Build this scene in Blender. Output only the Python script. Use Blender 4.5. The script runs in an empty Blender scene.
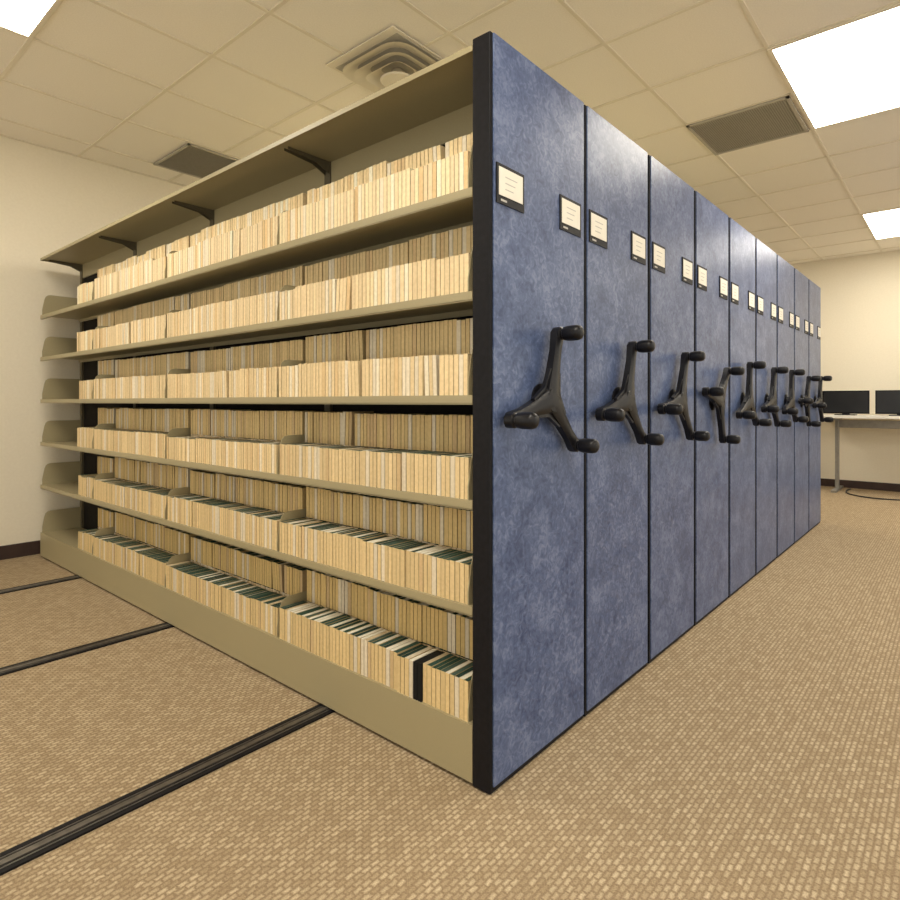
import bpy, math, random
from mathutils import Vector, Matrix
random.seed(7)
scene = bpy.context.scene
try:
    scene.view_settings.view_transform = 'Standard'
    scene.view_settings.look = 'None'
except Exception: pass

# ------------------------------------------------------------ materials
def new_mat(name):
    m = bpy.data.materials.new(name); m.use_nodes = True
    nt = m.node_tree; b = nt.nodes['Principled BSDF']
    return m, nt, b
def N(nt, t, **kw):
    n = nt.nodes.new(t)
    for k, v in kw.items():
        if k in n.inputs: n.inputs[k].default_value = v
        else: setattr(n, k, v)
    return n
def ramp(nt, stops):
    r = nt.nodes.new('ShaderNodeValToRGB')
    e = r.color_ramp.elements
    while len(e) < len(stops): e.new(0.5)
    for i, (p, c) in enumerate(stops):
        e[i].position = p; e[i].color = (*c, 1)
    return r
def noisy(name, c1, c2, scale, rough=0.6, metal=0.0, bump=0.0, detail=3, spec=None, lo=0.3, hi=0.7):
    m, nt, b = new_mat(name)
    tc = N(nt, 'ShaderNodeTexCoord')
    no = N(nt, 'ShaderNodeTexNoise', Scale=scale, Detail=detail)
    nt.links.new(tc.outputs['Object'], no.inputs['Vector'])
    r = ramp(nt, [(lo, c1), (hi, c2)])
    nt.links.new(no.outputs['Fac'], r.inputs['Fac'])
    nt.links.new(r.outputs['Color'], b.inputs['Base Color'])
    b.inputs['Roughness'].default_value = rough
    b.inputs['Metallic'].default_value = metal
    if spec is not None: b.inputs['Specular IOR Level'].default_value = spec
    if bump:
        bp = N(nt, 'ShaderNodeBump', Strength=bump, Distance=0.003)
        nt.links.new(no.outputs['Fac'], bp.inputs['Height'])
        nt.links.new(bp.outputs['Normal'], b.inputs['Normal'])
    return m

M_wall = noisy('wall_paint', (0.81,0.745,0.60), (0.84,0.775,0.63), 60, 0.85, bump=0.06)
M_ceil = noisy('ceiling_tile', (0.85,0.80,0.70), (0.92,0.87,0.77), 140, 0.95, bump=0.2, detail=6)
M_grid = noisy('ceiling_grid_paint', (0.75,0.69,0.56), (0.79,0.73,0.60), 5, 0.5)
M_base = noisy('baseboard_rubber', (0.035,0.018,0.014), (0.05,0.026,0.02), 12, 0.5)
M_khaki = noisy('khaki_powder_coat', (0.35,0.30,0.175), (0.38,0.325,0.19), 300, 0.42, bump=0.03)
M_khaki_dk = noisy('khaki_dark', (0.10,0.085,0.05), (0.12,0.10,0.06), 100, 0.5)  # darker copy of the khaki, for uprights and canopy arms
M_dark = noisy('dark_centre_panel', (0.010,0.008,0.006), (0.016,0.013,0.010), 20, 0.8, spec=.2)
M_black = noisy('black_edge_trim', (0.006,0.006,0.008), (0.010,0.010,0.013), 60, 0.5, spec=.18)
M_plast = noisy('black_plastic', (0.006,0.006,0.008), (0.010,0.010,0.013), 120, 0.34, bump=0.05, spec=.28)
M_card = noisy('label_card', (0.80,0.77,0.68), (0.84,0.81,0.72), 25, 0.6)
M_ink = noisy('label_ink', (0.45,0.43,0.40), (0.5,0.48,0.45), 25, 0.6)
M_vent = noisy('vent_grey', (0.42,0.39,0.32), (0.46,0.43,0.36), 40, 0.6)
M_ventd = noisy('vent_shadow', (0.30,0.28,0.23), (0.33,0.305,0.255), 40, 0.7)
M_steel = noisy('track_steel', (0.16,0.15,0.14), (0.26,0.24,0.22), 40, 0.35, metal=0.8)
M_white = noisy('table_laminate', (0.76,0.74,0.69), (0.80,0.78,0.73), 20, 0.4)
M_greym = noisy('table_leg_metal', (0.30,0.29,0.27), (0.36,0.35,0.32), 20, 0.4, metal=0.5)
M_screen = noisy('monitor_screen', (0.012,0.013,0.016), (0.018,0.019,0.022), 6, 0.3)

# blue mottled laminate
M_blue, nt, b = new_mat('blue_mottled_laminate')
tc = N(nt, 'ShaderNodeTexCoord')
oi = N(nt, 'ShaderNodeObjectInfo')
va = N(nt, 'ShaderNodeVectorMath', operation='MULTIPLY_ADD')
nt.links.new(oi.outputs['Random'], va.inputs[0]); va.inputs[1].default_value = (37,11,23)
nt.links.new(tc.outputs['Object'], va.inputs[2])
n1 = N(nt, 'ShaderNodeTexNoise', Scale=8.0, Detail=8, Roughness=0.66, Distortion=0.5)
n2 = N(nt, 'ShaderNodeTexNoise', Scale=36.0, Detail=5, Roughness=0.6, Distortion=1.5)
nt.links.new(va.outputs[0], n1.inputs['Vector']); nt.links.new(va.outputs[0], n2.inputs['Vector'])
mx = N(nt, 'ShaderNodeMath', operation='MULTIPLY_ADD'); mx.inputs[1].default_value = 0.5
ml = N(nt, 'ShaderNodeMath', operation='MULTIPLY'); ml.inputs[1].default_value = 0.5
nt.links.new(n1.outputs['Fac'], ml.inputs[0])
nt.links.new(n2.outputs['Fac'], mx.inputs[0]); nt.links.new(ml.outputs[0], mx.inputs[2])
r = ramp(nt, [(0.38,(0.048,0.072,0.160)), (0.5,(0.088,0.124,0.245)), (0.62,(0.165,0.21,0.355))])
nt.links.new(mx.outputs[0], r.inputs['Fac']); nt.links.new(r.outputs['Color'], b.inputs['Base Color'])
b.inputs['Roughness'].default_value = 0.34; b.inputs['Specular IOR Level'].default_value = 0.3

# microfilm boxes: attribute colour + fine noise
M_box, nt, b = new_mat('cardboard_box')
at = N(nt, 'ShaderNodeAttribute'); at.attribute_name = 'item_col'
tc = N(nt, 'ShaderNodeTexCoord')
no = N(nt, 'ShaderNodeTexNoise', Scale=90.0, Detail=4)
nt.links.new(tc.outputs['Object'], no.inputs['Vector'])
rr = ramp(nt, [(0.3,(0.88,0.87,0.84)), (0.7,(1,1,1))])
nt.links.new(no.outputs['Fac'], rr.inputs['Fac'])
mm = N(nt, 'ShaderNodeMix', data_type='RGBA', blend_type='MULTIPLY'); mm.inputs[0].default_value = 1
nt.links.new(at.outputs['Color'], mm.inputs[6]); nt.links.new(rr.outputs['Color'], mm.inputs[7])
nt.links.new(mm.outputs[2], b.inputs['Base Color']); b.inputs['Roughness'].default_value = 0.8
b.inputs['Specular IOR Level'].default_value = 0.2

# carpet
M_carpet, nt, b = new_mat('woven_carpet')
tc = N(nt, 'ShaderNodeTexCoord')
br = N(nt, 'ShaderNodeTexBrick', Scale=1.0)
br.inputs['Brick Width'].default_value = 0.027
br.inputs['Row Height'].default_value = 0.0155
br.inputs['Mortar Size'].default_value = 0.0065
br.inputs['Mortar Smooth'].default_value = 1.0
br.inputs['Color1'].default_value = (0.56,0.455,0.305,1)
br.inputs['Color2'].default_value = (0.36,0.275,0.17,1)
br.inputs['Mortar'].default_value = (0.285,0.21,0.13,1)
no = N(nt, 'ShaderNodeTexNoise', Scale=260.0, Detail=3)
mp = N(nt, 'ShaderNodeMixRGB')
ns = N(nt, 'ShaderNodeTexNoise', Scale=80.0, Detail=2)
vs = N(nt, 'ShaderNodeVectorMath', operation='MULTIPLY_ADD')
nt.links.new(tc.outputs['Object'], ns.inputs['Vector'])
nt.links.new(ns.outputs['Color'], vs.inputs[0]); vs.inputs[1].default_value = (0.009,0.008,0)
nt.links.new(tc.outputs['Object'], vs.inputs[2])
nt.links.new(vs.outputs[0], br.inputs['Vector'])
nt.links.new(tc.outputs['Object'], no.inputs['Vector'])
r2 = ramp(nt, [(0.3,(0.76,0.76,0.76)), (0.7,(1.18,1.18,1.18))])
nt.links.new(no.outputs['Fac'], r2.inputs['Fac'])
mp.blend_type = 'MULTIPLY'; mp.inputs[0].default_value = 1
nt.links.new(br.outputs['Color'], mp.inputs[1]); nt.links.new(r2.outputs['Color'], mp.inputs[2])
nt.links.new(mp.outputs[0], b.inputs['Base Color'])
b.inputs['Roughness'].default_value = 0.95; b.inputs['Specular IOR Level'].default_value = 0.1
bp = N(nt, 'ShaderNodeBump', Strength=0.2, Distance=0.002)
ad = N(nt, 'ShaderNodeMath', operation='SUBTRACT')
nt.links.new(no.outputs['Fac'], ad.inputs[0]); nt.links.new(br.outputs['Fac'], ad.inputs[1])
nt.links.new(ad.outputs[0], bp.inputs['Height']); nt.links.new(bp.outputs['Normal'], b.inputs['Normal'])

M_emit, nt, b = new_mat('light_diffuser')
b.inputs['Base Color'].default_value = (0.9,0.88,0.82,1)
b.inputs['Emission Color'].default_value = (1.0,0.93,0.80,1)
b.inputs['Emission Strength'].default_value = 17.5

# ------------------------------------------------------------ mesh builder
class MB:
    def __init__(s): s.v=[]; s.f=[]; s.m=[]; s.c=[]; s.mats=[]
    def mi(s, mat):
        if mat not in s.mats: s.mats.append(mat)
        return s.mats.index(mat)
    def face(s, idx, mat, col=None):
        s.f.append(idx); s.m.append(s.mi(mat)); s.c.append(col)
    def box(s, x0,x1,y0,y1,z0,z1, mat, cols=None, lean=0.0):
        o=len(s.v)
        s.v += [(x0,y0,z0),(x1,y0,z0),(x1,y1,z0),(x0,y1,z0),(x0,y0+lean,z1),(x1,y0+lean,z1),(x1,y1+lean,z1),(x0,y1+lean,z1)]
        F=[(0,3,2,1),(4,5,6,7),(0,1,5,4),(1,2,6,5),(2,3,7,6),(3,0,4,7)]
        for i,f in enumerate(F): # bottom, top, -y, +x, +y, -x
            s.face([o+a for a in f], mat, cols[i] if cols else None)
    def prism(s, pts, axis, a0, a1, mat):
        n=len(pts); o=len(s.v)
        def P(p,a):
            return {'x':(a,p[0],p[1]),'y':(p[0],a,p[1]),'z':(p[0],p[1],a)}[axis]
        s.v += [P(p,a0) for p in pts]+[P(p,a1) for p in pts]
        s.face([o+i for i in range(n)], mat); s.face([o+n+i for i in reversed(range(n))], mat)
        for i in range(n):
            j=(i+1)%n
            s.face([o+i,o+n+i,o+n+j,o+j][::-1], mat)
    def lathe(s, prof, c, axis, mat, seg=20):
        ax=Vector(axis).normalized(); t=Vector((0,0,1)) if abs(ax.z)<.9 else Vector((1,0,0))
        u=ax.cross(t).normalized(); w=ax.cross(u)
        o=len(s.v); c=Vector(c)
        for r_,a in prof:
            for k in range(seg):
                th=2*math.pi*k/seg
                s.v.append(tuple(c+ax*a+(u*math.cos(th)+w*math.sin(th))*r_))
        for i in range(len(prof)-1):
            for k in range(seg):
                k2=(k+1)%seg
                s.face([o+i*seg+k,o+i*seg+k2,o+(i+1)*seg+k2,o+(i+1)*seg+k], mat)
        s.face([o+k for k in reversed(range(seg))], mat)
        s.face([o+(len(prof)-1)*seg+k for k in range(seg)], mat)
    def mesh(s, name):
        me=bpy.data.meshes.new(name); me.from_pydata(s.v,[],s.f)
        for m in s.mats: me.materials.append(m)
        me.polygons.foreach_set('material_index', s.m)
        if any(c is not None for c in s.c):
            a=me.color_attributes.new('item_col','FLOAT_COLOR','CORNER')
            arr=[]
            for f,c in zip(s.f,s.c):
                arr += list((*(c or (1,1,1)),1))*len(f)
            a.data.foreach_set('color', arr)
        me.update()
        import bmesh
        bm=bmesh.new(); bm.from_mesh(me); bmesh.ops.recalc_face_normals(bm, faces=bm.faces); bm.to_mesh(me); bm.free()
        return me
def obj(name, me, parent=None, loc=(0,0,0), rot=(0,0,0), bevel=0, smooth=False):
    o=bpy.data.objects.new(name, me); scene.collection.objects.link(o)
    o.location=loc; o.rotation_euler=rot
    if parent: o.parent=parent
    if bevel:
        b=o.modifiers.new('bevel','BEVEL'); b.width=bevel; b.segments=2; b.limit_method='ANGLE'
    return o

# ------------------------------------------------------------ room
X0,X1,Y0,Y1,H = -3.8,8.07,-3.8,4.22,3.05
def simple(name, boxes, mat, bevel=0):
    mb=MB()
    for b_ in boxes: mb.box(*b_, mat)
    return obj(name, mb.mesh(name), bevel=bevel)
simple('floor', [(X0-.1,X1+.1,Y0-.1,Y1+.1,-.1,0)], M_carpet)
simple('wall_left', [(X0-.1,X1+.1,Y1,Y1+.1,0,H)], M_wall)
simple('wall_far', [(X1,X1+.1,Y0,Y1,0,H)], M_wall)
simple('baseboard_left', [(X0,X1,Y1-.012,Y1,0,.10)], M_base, .003)
simple('baseboard_far', [(X1-.012,X1,Y0,Y1-.012,0,.10)], M_base, .003)
simple('ceiling', [(X0-.1,X1+.1,Y0-.1,Y1+.1,H,H+.1)], M_ceil)
GX=[-3.47,-2.86,-2.25,-1.64,-1.03,-.42,.28,.98,1.59,2.20,2.83,3.46,4.09,4.71,5.34,5.97,6.60,7.22,7.85]
GY=[-3.42,-2.78,-2.14,-1.5,-.86,-.22,.43,1.0,1.56,2.125,2.69,3.30,3.91]
mb=MB()
for x in GX: mb.box(x-.010,x+.010,Y0,Y1,H-.006,H, M_grid)
for y in GY: mb.box(X0,X1,y-.010,y+.010,H-.0062,H, M_grid)
mb.box(X0,X1,Y1-.022,Y1,H-.0064,H,M_grid); mb.box(X1-.022,X1,Y0,Y1,H-.0064,H,M_grid)
obj('trim_ceiling_grid', mb.mesh('trim_ceiling_grid'))
def ceiling_light(x0,x1,y0,y1):
    mb=MB(); t=.02; z=H-.007
    mb.box(x0,x1,y0,y0+t,z-.008,z,M_grid); mb.box(x0,x1,y1-t,y1,z-.008,z,M_grid)
    mb.box(x0,x0+t,y0+t,y1-t,z-.008,z,M_grid); mb.box(x1-t,x1,y0+t,y1-t,z-.008,z,M_grid)
    mb.box(x0+t,x1-t,y0+t,y1-t,z-.004,z,M_emit)
    obj('ceiling_light', mb.mesh('ceiling_light'))
for a in [(2.20,3.46,-.86,-.22),(5.97,7.22,-.86,-.22),(-1.64,-.42,2.125,2.69),(1.59,2.83,2.125,2.69),
          (-1.64,-.42,-.86,-.22),(5.34,6.60,2.125,2.69),(-1.64,-.42,-3.42,-2.78),(2.20,3.46,-3.42,-2.78),(5.97,7.22,-3.42,-2.78)]:  # fixtures on this line are out of view, added for illumination
    ceiling_light(*a)
def grille(x0,x1,y0,y1):
    mb=MB(); z=H-.007; t=.02
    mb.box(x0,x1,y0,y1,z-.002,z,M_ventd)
    mb.box(x0,x1,y0,y0+t,z-.012,z-.002,M_vent); mb.box(x0,x1,y1-t,y1,z-.012,z-.002,M_vent)
    mb.box(x0,x0+t,y0,y1,z-.012,z-.002,M_vent); mb.box(x1-t,x1,y0,y1,z-.012,z-.002,M_vent)
    n=44
    for i in range(n):
        y=y0+t+(y1-y0-2*t)*(i+.5)/n
        mb.prism([(y-.005,z-.008),(y+.003,z-.002),(y+.005,z-.003),(y-.003,z-.009)],'x',x0+t,x1-t,M_vent)
    obj('return_air_grille', mb.mesh('return_air_grille'))
grille(2.83,3.46,-.20,.43); grille(.72,1.33,3.31,3.90)
# supply diffuser
mb=MB(); cx,cy=1.04,1.44
z=H-.007
def ring(cx,cy,r0,z0,r1,z1,mat,th=.004):
    def sq(r,z): 
        k=r*.45; pts=[]
        for sx,sy,a in ((1,1,0),(-1,1,90),(-1,-1,180),(1,-1,270)):
            for j in range(6):
                an=math.radians(a+j*18); pts.append((cx+sx*(r-k)+k*math.cos(an), cy+sy*(r-k)+k*math.sin(an), z))
        return pts
    A=sq(r0,z0);B=sq(r1,z1);C=sq(r1-th,z1+th*.4);D=sq(r0-th,z0)
    n=24;o=len(mb.v); mb.v+=A+B+C+D
    for a,b_ in ((0,1),(1,2),(2,3)):
        for i in range(n):
            j=(i+1)%n; mb.face([o+a*n+i,o+a*n+j,o+b_*n+j,o+b_*n+i],mat)
mb.box(cx-.30,cx+.30,cy-.27,cy+.27,z-.006,z,M_grid)
mb.box(cx-.25,cx+.25,cy-.25,cy+.25,z-.008,z-.006,M_vent)
ring(cx,cy,.19,z-.008,.255,z-.028,M_grid); ring(cx,cy,.13,z-.008,.205,z-.046,M_grid)
ring(cx,cy,.08,z-.008,.15,z-.060,M_grid)
mb.lathe([(.03,.008),(.06,.045),(.10,.066),(.09,.072),(.02,.074)],(cx,cy,z),(0,0,-1),M_grid,28)
obj('supply_air_diffuser', mb.mesh('supply_air_diffuser'))

# floor tracks
for y in (.755,2.03,3.32):
    mb=MB()
    xa,xb=-3.6,5.3
    mb.box(xa,xb,y-.040,y-.024,0,.006,M_black); mb.box(xa,xb,y+.024,y+.040,0,.006,M_black)
    mb.box(xa,xb,y-.024,y+.024,0,.003,M_black)
    mb.box(xa,xb,y-.010,y+.010,.003,.007,M_steel)
    mb.box(xa,xb,y-.022,y-.018,.003,.006,M_steel); mb.box(xa,xb,y+.018,y+.022,.003,.006,M_steel)
    obj('floor_track', mb.mesh('floor_track'))

# ------------------------------------------------------------ shelving carriage
W=.5755; UX=.553     # pitch and unit width
T=.066; L=4.10; PZ=2.20
SEC=[T,1.08,2.09,3.10,L]
SH=[1.766,1.460,1.153,.842,.529,.180]
CX=UX/2
def carriage_mesh():
    mb=MB()
    mb.box(0,UX,T,L,.012,.167,M_khaki)
    mb.box(.05,UX-.05,T,L-.05,.0,.012,M_dark)
    for z in SH:
        for (a,b_) in ((0,CX-.02),(CX+.02,UX)):
            if z<.3: mb.box(a,b_,T,L,z-.013,z,M_khaki); continue
            mb.box(a,b_,T,L,z-.005,z,M_khaki)
            for (u,v) in ((a,a+.004),(b_-.004,b_)): mb.box(u,v,T,L,z-.026,z-.005,M_khaki)
            lip = (a,a+.016) if a==0 else (b_-.016,b_)
            mb.box(lip[0],lip[1],T,L,z-.028,z-.024,M_khaki)
    mb.box(CX-.003,CX+.003,T,L-.03,.167,PZ-.10,M_dark)
    for s in SEC:
        s0=min(max(s,T+.02),L-.02)
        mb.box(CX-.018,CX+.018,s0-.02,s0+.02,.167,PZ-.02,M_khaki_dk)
        for z in SH:
            for sgn in (1,-1):
                pts=[(.006,0),(.006,.04),(.02,.115),(.028,.138),(.042,.150),(.06,.154),(CX-.02,.154),(CX-.02,0)]
                if sgn<0: pts=[(UX-p[0],p[1]) for p in pts]
                pts=[(p[0],p[1]+z) for p in pts]
                mb.prism(pts,'y',s0-.0015,s0+.0015,M_khaki)
        for sgn in (1,-1):
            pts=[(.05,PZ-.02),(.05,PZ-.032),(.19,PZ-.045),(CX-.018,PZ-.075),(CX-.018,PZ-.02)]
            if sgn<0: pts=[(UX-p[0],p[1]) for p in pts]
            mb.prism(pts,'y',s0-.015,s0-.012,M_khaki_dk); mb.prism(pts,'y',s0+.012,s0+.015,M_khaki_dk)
    mb.box(CX-.012,CX+.012,T,L-.02,PZ-.125,PZ-.02,M_khaki)
    mb.box(0,UX,T,L+.0,PZ-.022,PZ-.016,M_khaki)
    mb.box(0,.004,T,L,PZ-.034,PZ-.022,M_khaki); mb.box(UX-.004,UX,T,L,PZ-.034,PZ-.022,M_khaki)
    mb.box(0,UX,L-.004,L,PZ-.034,PZ-.022,M_khaki)
    return mb.mesh('shelf_frame')
def panel_mesh():
    mb=MB()
    mb.box(0,UX,0,T-.001,.004,PZ,M_black)
    mb.box(UX,UX+.010,.008,.05,.02,PZ-.01,M_black)   # black strip added to darken the gap beside the panel
    return mb.mesh('end_panel_core')
def face_mesh():
    mb=MB(); mb.box(.013,UX-.003,-.004,0,.022,PZ-.002,M_blue)
    return mb.mesh('end_panel_laminate')
def label_mesh():
    mb=MB()
    for x0 in (.022,.380):
        x1=x0+.142; z0,z1=1.712,1.828
        mb.box(x0,x1,-.008,-.004,z0,z1,M_black)
        mb.box(x0+.010,x1-.010,-.0095,-.008,z0+.024,z1-.010,M_card)
        for k in range(3):
            zz=z1-.036-.018*k
            mb.box(x0+.04,x1-.04-.010*k,-.0098,-.0095,zz,zz+.003,M_ink)
        mb.box(x0+.02,x0+.05,-.0085,-.008,z0+.008,z0+.014,M_ink)
    return mb.mesh('label_holders')
def handle_mesh():
    mb=MB()
    mb.lathe([(.052,0),(.052,.006),(.034,.012),(.030,.032)],(0,0,0),(0,-1,0),M_plast,28)
    mb.lathe([(.038,.022),(.044,.028),(.044,.048),(.038,.056),(.018,.058)],(0,0,0),(0,-1,0),M_plast,28)
    R=.218
    for k in range(3):
        a=math.radians(120*k); d=Vector((math.cos(a),0,math.sin(a))); n=Vector((-math.sin(a),0,math.cos(a)))
        prev=None; sec=[(.015,.036,.024,.052),(.05,.032,.024,.050),(.09,.024,.022,.046),(.16,.019,.022,.044),(R,.023,.020,.044),(R+.018,.014,.022,.042)]
        for (rad,hw,y0,y1) in sec:
            o=len(mb.v)
            for (w_,yy) in ((-hw,y0),(hw,y0),(hw,y1),(hw*.5,y1+.006),(-hw*.5,y1+.006),(-hw,y1)):
                p=d*rad+n*w_; mb.v.append((p.x,-yy,p.z))
            if prev is None: mb.face([o+i for i in range(6)],M_plast)
            else:
                for i in range(6):
                    j=(i+1)%6; mb.face([prev+i,prev+j,o+j,o+i],M_plast)
            prev=o
        mb.face([prev+i for i in reversed(range(6))],M_plast)
        c=d*R
        mb.lathe([(.018,.020),(.023,.024),(.023,.048),(.017,.052),(.017,.056),(.022,.060),(.0245,.075),(.0245,.105),(.021,.116),(.012,.122)],(c.x,0,c.z),(0,-1,0),M_plast,18)
    pts=[]
    for k in range(3):
        a=math.radians(120*k)
        for da,rr_ in ((-18,.10),(18,.10),(60,.056)):
            pts.append((rr_*math.cos(a+math.radians(da)), rr_*math.sin(a+math.radians(da))))
    mb.prism(pts,'y',-.044,-.030,M_plast)
    return mb.mesh('crank_handle')
CM,PM,FM,LM,HM=carriage_mesh(),panel_mesh(),face_mesh(),label_mesh(),handle_mesh()
for p in HM.polygons: p.use_smooth=True
HM.set_sharp_from_angle(angle=math.radians(40))
ROT=[76,74,70,48,82,74,80,60,70]
for i in range(9):
    e=bpy.data.objects.new('mobile_shelving_unit',None); scene.collection.objects.link(e)
    e.location=(i*W-(.011 if i else 0),0,0)
    obj('shelf_frame',CM,e); obj('end_panel',PM,e,bevel=.003); obj('panel_laminate',FM,e); obj('label_holders',LM,e)
    obj('crank_handle',HM,e,loc=(.260,-.004,1.140),rot=(0,-math.radians(ROT[i]),0))

# ------------------------------------------------------------ microfilm boxes (mass)
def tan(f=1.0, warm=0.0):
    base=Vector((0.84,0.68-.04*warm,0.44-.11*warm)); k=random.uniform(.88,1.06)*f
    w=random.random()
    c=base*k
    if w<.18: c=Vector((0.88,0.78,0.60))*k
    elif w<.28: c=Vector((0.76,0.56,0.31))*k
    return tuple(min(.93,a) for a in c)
GREEN=[(0.03,0.07,0.05),(0.04,0.09,0.07),(0.02,0.05,0.04),(0.07,0.11,0.085)]
mb=MB()
def row(x0,x1,z0,h,y_a,y_b,whites,tone=1.0,warm=0.0,var=.002,blackat=None,leans=0.0):
    y=y_a
    run=0; jit=0; dx=0; lean=0
    while y<y_b-.018:
        w=random.uniform(.017,.0205)
        if run<=0:
            run=random.randint(5,16); jit=random.uniform(-var,var); dx=random.uniform(-.004,.003)
            if random.random()<leans and y>y_a+.03 and y<y_b-.2:
                lean=random.choice((-1,1))*random.uniform(.004,.010); y+=.012; run=random.randint(3,5)
            else:
                if lean>0: y+=lean
                lean=0
        run-=1
        hh=h+jit+random.uniform(-.0014,.0014); xx=x0+dx+random.uniform(-.001,.001)
        t=tan(tone,warm)
        top=random.choice(GREEN)
        if random.random()<whites: top=(0.84,0.80,0.68)
        elif random.random()<.08: top=tan(.8)
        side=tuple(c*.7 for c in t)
        if blackat and abs(y-blackat)<.0105: t=side=top=(.01,.01,.01)
        if y+w+max(lean,0)>y_b: break
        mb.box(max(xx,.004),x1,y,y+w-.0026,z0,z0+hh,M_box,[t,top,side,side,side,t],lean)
        y+=w
shelf_tones={0:1.10,1:1.05,2:1.0,3:.96,4:.92,5:.90}  # brightness factor per shelf, darker towards the bottom
for si,z in enumerate(SH):
    for k in range(4):
        a=SEC[k]+.006+(.016 if k==0 else 0); b_=SEC[k+1]-.006
        if k==3: b_=3.38+random.uniform(-.01,.02)
        hf=.118+random.uniform(-.005,.009); hb=.124+random.uniform(-.005,.006)
        if k==0: hf+=.004
        fx=.008+(0.004*k if k<2 else .006)
        wh=.06
        if k==0 and si in (4,5): wh=.30
        tn=shelf_tones[si]*random.uniform(.97,1.05); wm=si/5
        v=.007 if si==0 else .0035
        row(fx,.122,z,hf,a,b_,wh,tn,wm,v,.285 if (k==0 and si==5) else None,.12 if si<3 else .04)
        row(.134,.245,z,.120,a,b_,wh,tn)
        row(.134,.245,z+.1225,hb,a,b_,wh,tn*.95,wm+.5,v,None,.10)
obj('microfilm_boxes', mb.mesh('microfilm_boxes'))

# ------------------------------------------------------------ table with monitors
mb=MB()
tz=.966; ya,yb=-2.2,.42
mb.box(7.35,8.05,ya,yb,tz-.035,tz,M_white)
for y in (ya+.2,-.9,yb-.2):
    mb.box(7.68,7.76,y-.02,y+.02,.03,tz-.035,M_greym)
    mb.box(7.42,8.02,y-.03,y+.03,0,.03,M_greym)
    mb.box(7.45,7.98,y-.02,y+.02,tz-.06,tz-.035,M_greym)
mb.box(7.70,7.73,ya+.2,yb-.2,tz-.16,tz-.06,M_greym)
obj('computer_table', mb.mesh('computer_table'), bevel=.004)
def monitor(y):
    mb=MB(); x=7.62
    mb.box(x,x+.04,y-.25,y+.25,tz+.02,tz+.31,M_plast)
    mb.box(x-.002,x,y-.235,y+.235,tz+.04,tz+.295,M_screen)
    mb.box(x+.04,x+.07,y-.04,y+.04,tz+.01,tz+.2,M_plast)
    mb.box(x-.06,x+.14,y-.11,y+.11,tz,tz+.012,M_plast)
    obj('computer_monitor', mb.mesh('computer_monitor'), bevel=.005)
for y in (.12,-.44,-1.0,-1.6): monitor(y)
cu=bpy.data.curves.new('power_cable','CURVE'); cu.dimensions='3D'; cu.bevel_depth=.008; cu.use_fill_caps=True
sp=cu.splines.new('NURBS'); P=[(7.9,.1,.008),(7.5,.15,.008),(7.2,-.05,.008),(7.15,-.35,.008),(7.3,-.6,.008),(7.2,-.9,.008),(7.5,-1.2,.008)]
sp.points.add(len(P)-1)
for p,q in zip(sp.points,P): p.co=(*q,1)
sp.use_endpoint_u=True
cu.materials.append(M_plast)
o=bpy.data.objects.new('power_cable',cu); scene.collection.objects.link(o)

# ------------------------------------------------------------ world & camera
w=bpy.data.worlds.new('world'); scene.world=w; w.use_nodes=True
w.node_tree.nodes['Background'].inputs[0].default_value=(1,.93,.80,1); w.node_tree.nodes['Background'].inputs[1].default_value=1.2
cam=bpy.data.cameras.new('camera'); co=bpy.data.objects.new('camera',cam); scene.collection.objects.link(co)
co.location=(-1.383,-1.036,1.133); co.rotation_euler=(math.pi/2,0,-math.asin(.7587))
cam.sensor_width=36; cam.lens=601/900*36; cam.shift_y=-48/900; cam.clip_start=.05
scene.camera=co
